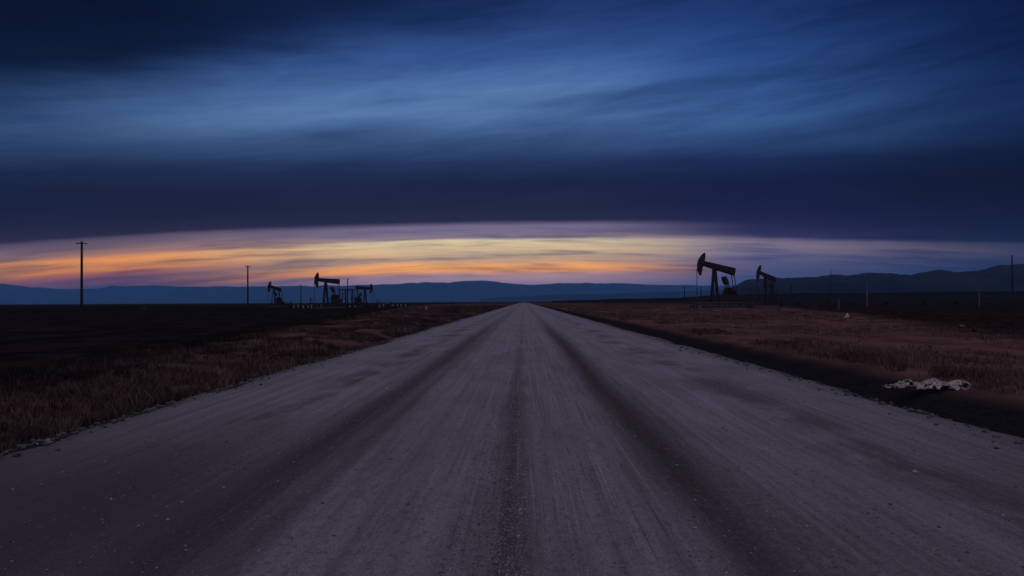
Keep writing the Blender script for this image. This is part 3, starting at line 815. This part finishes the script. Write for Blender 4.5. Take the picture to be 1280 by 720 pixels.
# flat pale culvert / pad piece left of it
x, y = at(840, 118); root = empty('concrete_block', (x, y, float(ground_z(x, y))), .1)
tag(root, 'low pale concrete block in the grass left of the large right pump jack', 'block')
MB().prism([(-.75, -.1), (-.75, .25), (-.6, .38), (.55, .38), (.75, .22), (.75, -.1)], -.4, .4).build('block_body', M['concrete'], root, .03)
MB().tube((-.2, -.1, .38), (-.2, -.1, .5), .05).tube((.25, -.1, .38), (.25, -.1, .5), .05).build('lifting_loop', M['rust'], root)

# ------------------------------------------------------------------ hills
m, ht, bs, oc = new_mat('hill_scrub'); M['hill'] = m
hn = noise_tex(ht, oc, .004, 7, .6)
ht.links.new(mix(ht, hn.smooth(.35, .65), (.010, .010, .011, 1), (.024, .021, .022, 1)), bs.inputs['Base Color'])
bs.inputs['Roughness'].default_value = 1.0; bs.inputs['Specular IOR Level'].default_value = 0
def ridge(name, D, pts, depth, rough, seed):
    px0, px1 = pts[0][0], pts[-1][0]; n = 420
    pxs = np.linspace(px0, px1, n)
    hts = np.array([D*(hy(p)-np.interp(p, [q[0] for q in pts], [q[1] for q in pts]))/F for p in pxs])
    t = np.linspace(0, 1, 40)
    V_ = []
    for tt in t:
        s_ = math.sin(min(tt/.62, 1)*math.pi/2)**1.25 if tt < .62 else math.cos((tt-.62)/.38*math.pi/2)
        dd = D+depth*(tt-.62)
        xx = (pxs-VPX)/F*dd; yy = np.full(n, dd)
        nz = (fbm(xx/rough+seed, yy/rough, 5)-.5)*.34*hts.max()*math.sin(math.pi*min(tt/.62, 1)*.92) if tt < .62 else 0
        gul = (np.abs(fbm(xx/(rough*.35)+seed, yy/(rough*1.5)+tt, 4)-.5)*-.5)*hts.max()*math.sin(math.pi*min(tt/.62, 1))*.7
        z = hts*s_+nz+gul+(fbm(pxs*.09+seed, pxs*0+tt*3, 4)-.5)*hts.max()*.07*s_
        V_.append(np.stack([xx, yy, np.maximum(z, 0)-8.0*(tt == 0)-8.0*(tt == 1)], -1))
    V_ = np.concatenate(V_)
    o = link_mesh(name, V_, grid_faces(40, n), M['hill'], smooth=True); return tag(o, kind='structure')
ridge('hills', 19500, [(-120, 352), (0, 355), (40, 359), (80, 361.5), (120, 360), (137, 357), (200, 358), (290, 358), (400, 357), (470, 356),
   (500, 355), (535, 352), (560, 353.5), (580, 350.5), (610, 350.5), (630, 353.5), (660, 356), (700, 354.5), (800, 354.5), (860, 357), (930, 358), (1050, 352), (1300, 350), (1420, 350)], 3500, 1500, 3)
ridge('hills', 3400, [(880, 372), (905, 366), (925, 353.5), (939, 348.5), (965, 348), (985, 347.5), (1020, 346), (1035, 343.5), (1060, 343), (1090, 341), (1110, 342),
   (1137, 344.5), (1150, 341.5), (1168, 338.5), (1195, 341), (1225, 336.5), (1250, 331.5), (1280, 330.5), (1330, 326), (1420, 330)], 1100, 320, 8)
ridge('hills', 11000, [(600, 374), (690, 368), (760, 367), (850, 364), (900, 362), (960, 362), (1000, 366)], 1500, 900, 15)
# dark low rise in the middle distance on the right and far left
m, ht, bs, oc = new_mat('dark_scrub'); bs.inputs['Specular IOR Level'].default_value = 0; bs.inputs['Roughness'].default_value = 1.0
ht.links.new(mix(ht, noise_tex(ht, oc, .05, 5, .7).smooth(.35, .65), (.008, .007, .006, 1), (.016, .013, .011, 1)), bs.inputs['Base Color'])
M['hill'] = m
ridge('hills', 950, [(690, 374.5), (780, 372), (850, 370.5), (880, 368), (930, 366.5), (1000, 365), (1060, 365), (1130, 364), (1200, 363), (1290, 362), (1420, 360)], 260, 60, 21)

# ------------------------------------------------------------------ haze
hm = bpy.data.materials.new('haze'); hm.use_nodes = True; hnt = hm.node_tree
hnt.nodes.remove(hnt.nodes['Principled BSDF'])
pvn = hnt.nodes.new('ShaderNodeVolumePrincipled')
pvn.inputs['Color'].default_value = (.19, .54, 1.0, 1); pvn.inputs['Density'].default_value = HAZE_D
pvn.inputs['Anisotropy'].default_value = .0
hnt.links.new(pvn.outputs[0], [n_ for n_ in hnt.nodes if n_.type == 'OUTPUT_MATERIAL'][0].inputs['Volume'])
ho = MB().box((0, 9000, HAZE_TOP/2-6), (60000, 30000, HAZE_TOP+12)).build('haze', hm); tag(ho, kind='stuff')

# ------------------------------------------------------------------ render settings
scene.view_settings.view_transform = 'Standard'; scene.view_settings.look = 'None'
scene.view_settings.exposure = 0; scene.view_settings.gamma = 1
scene.render.engine = 'CYCLES'; scene.cycles.use_denoising = True
scene.cycles.max_bounces = 4; scene.cycles.volume_bounces = 1
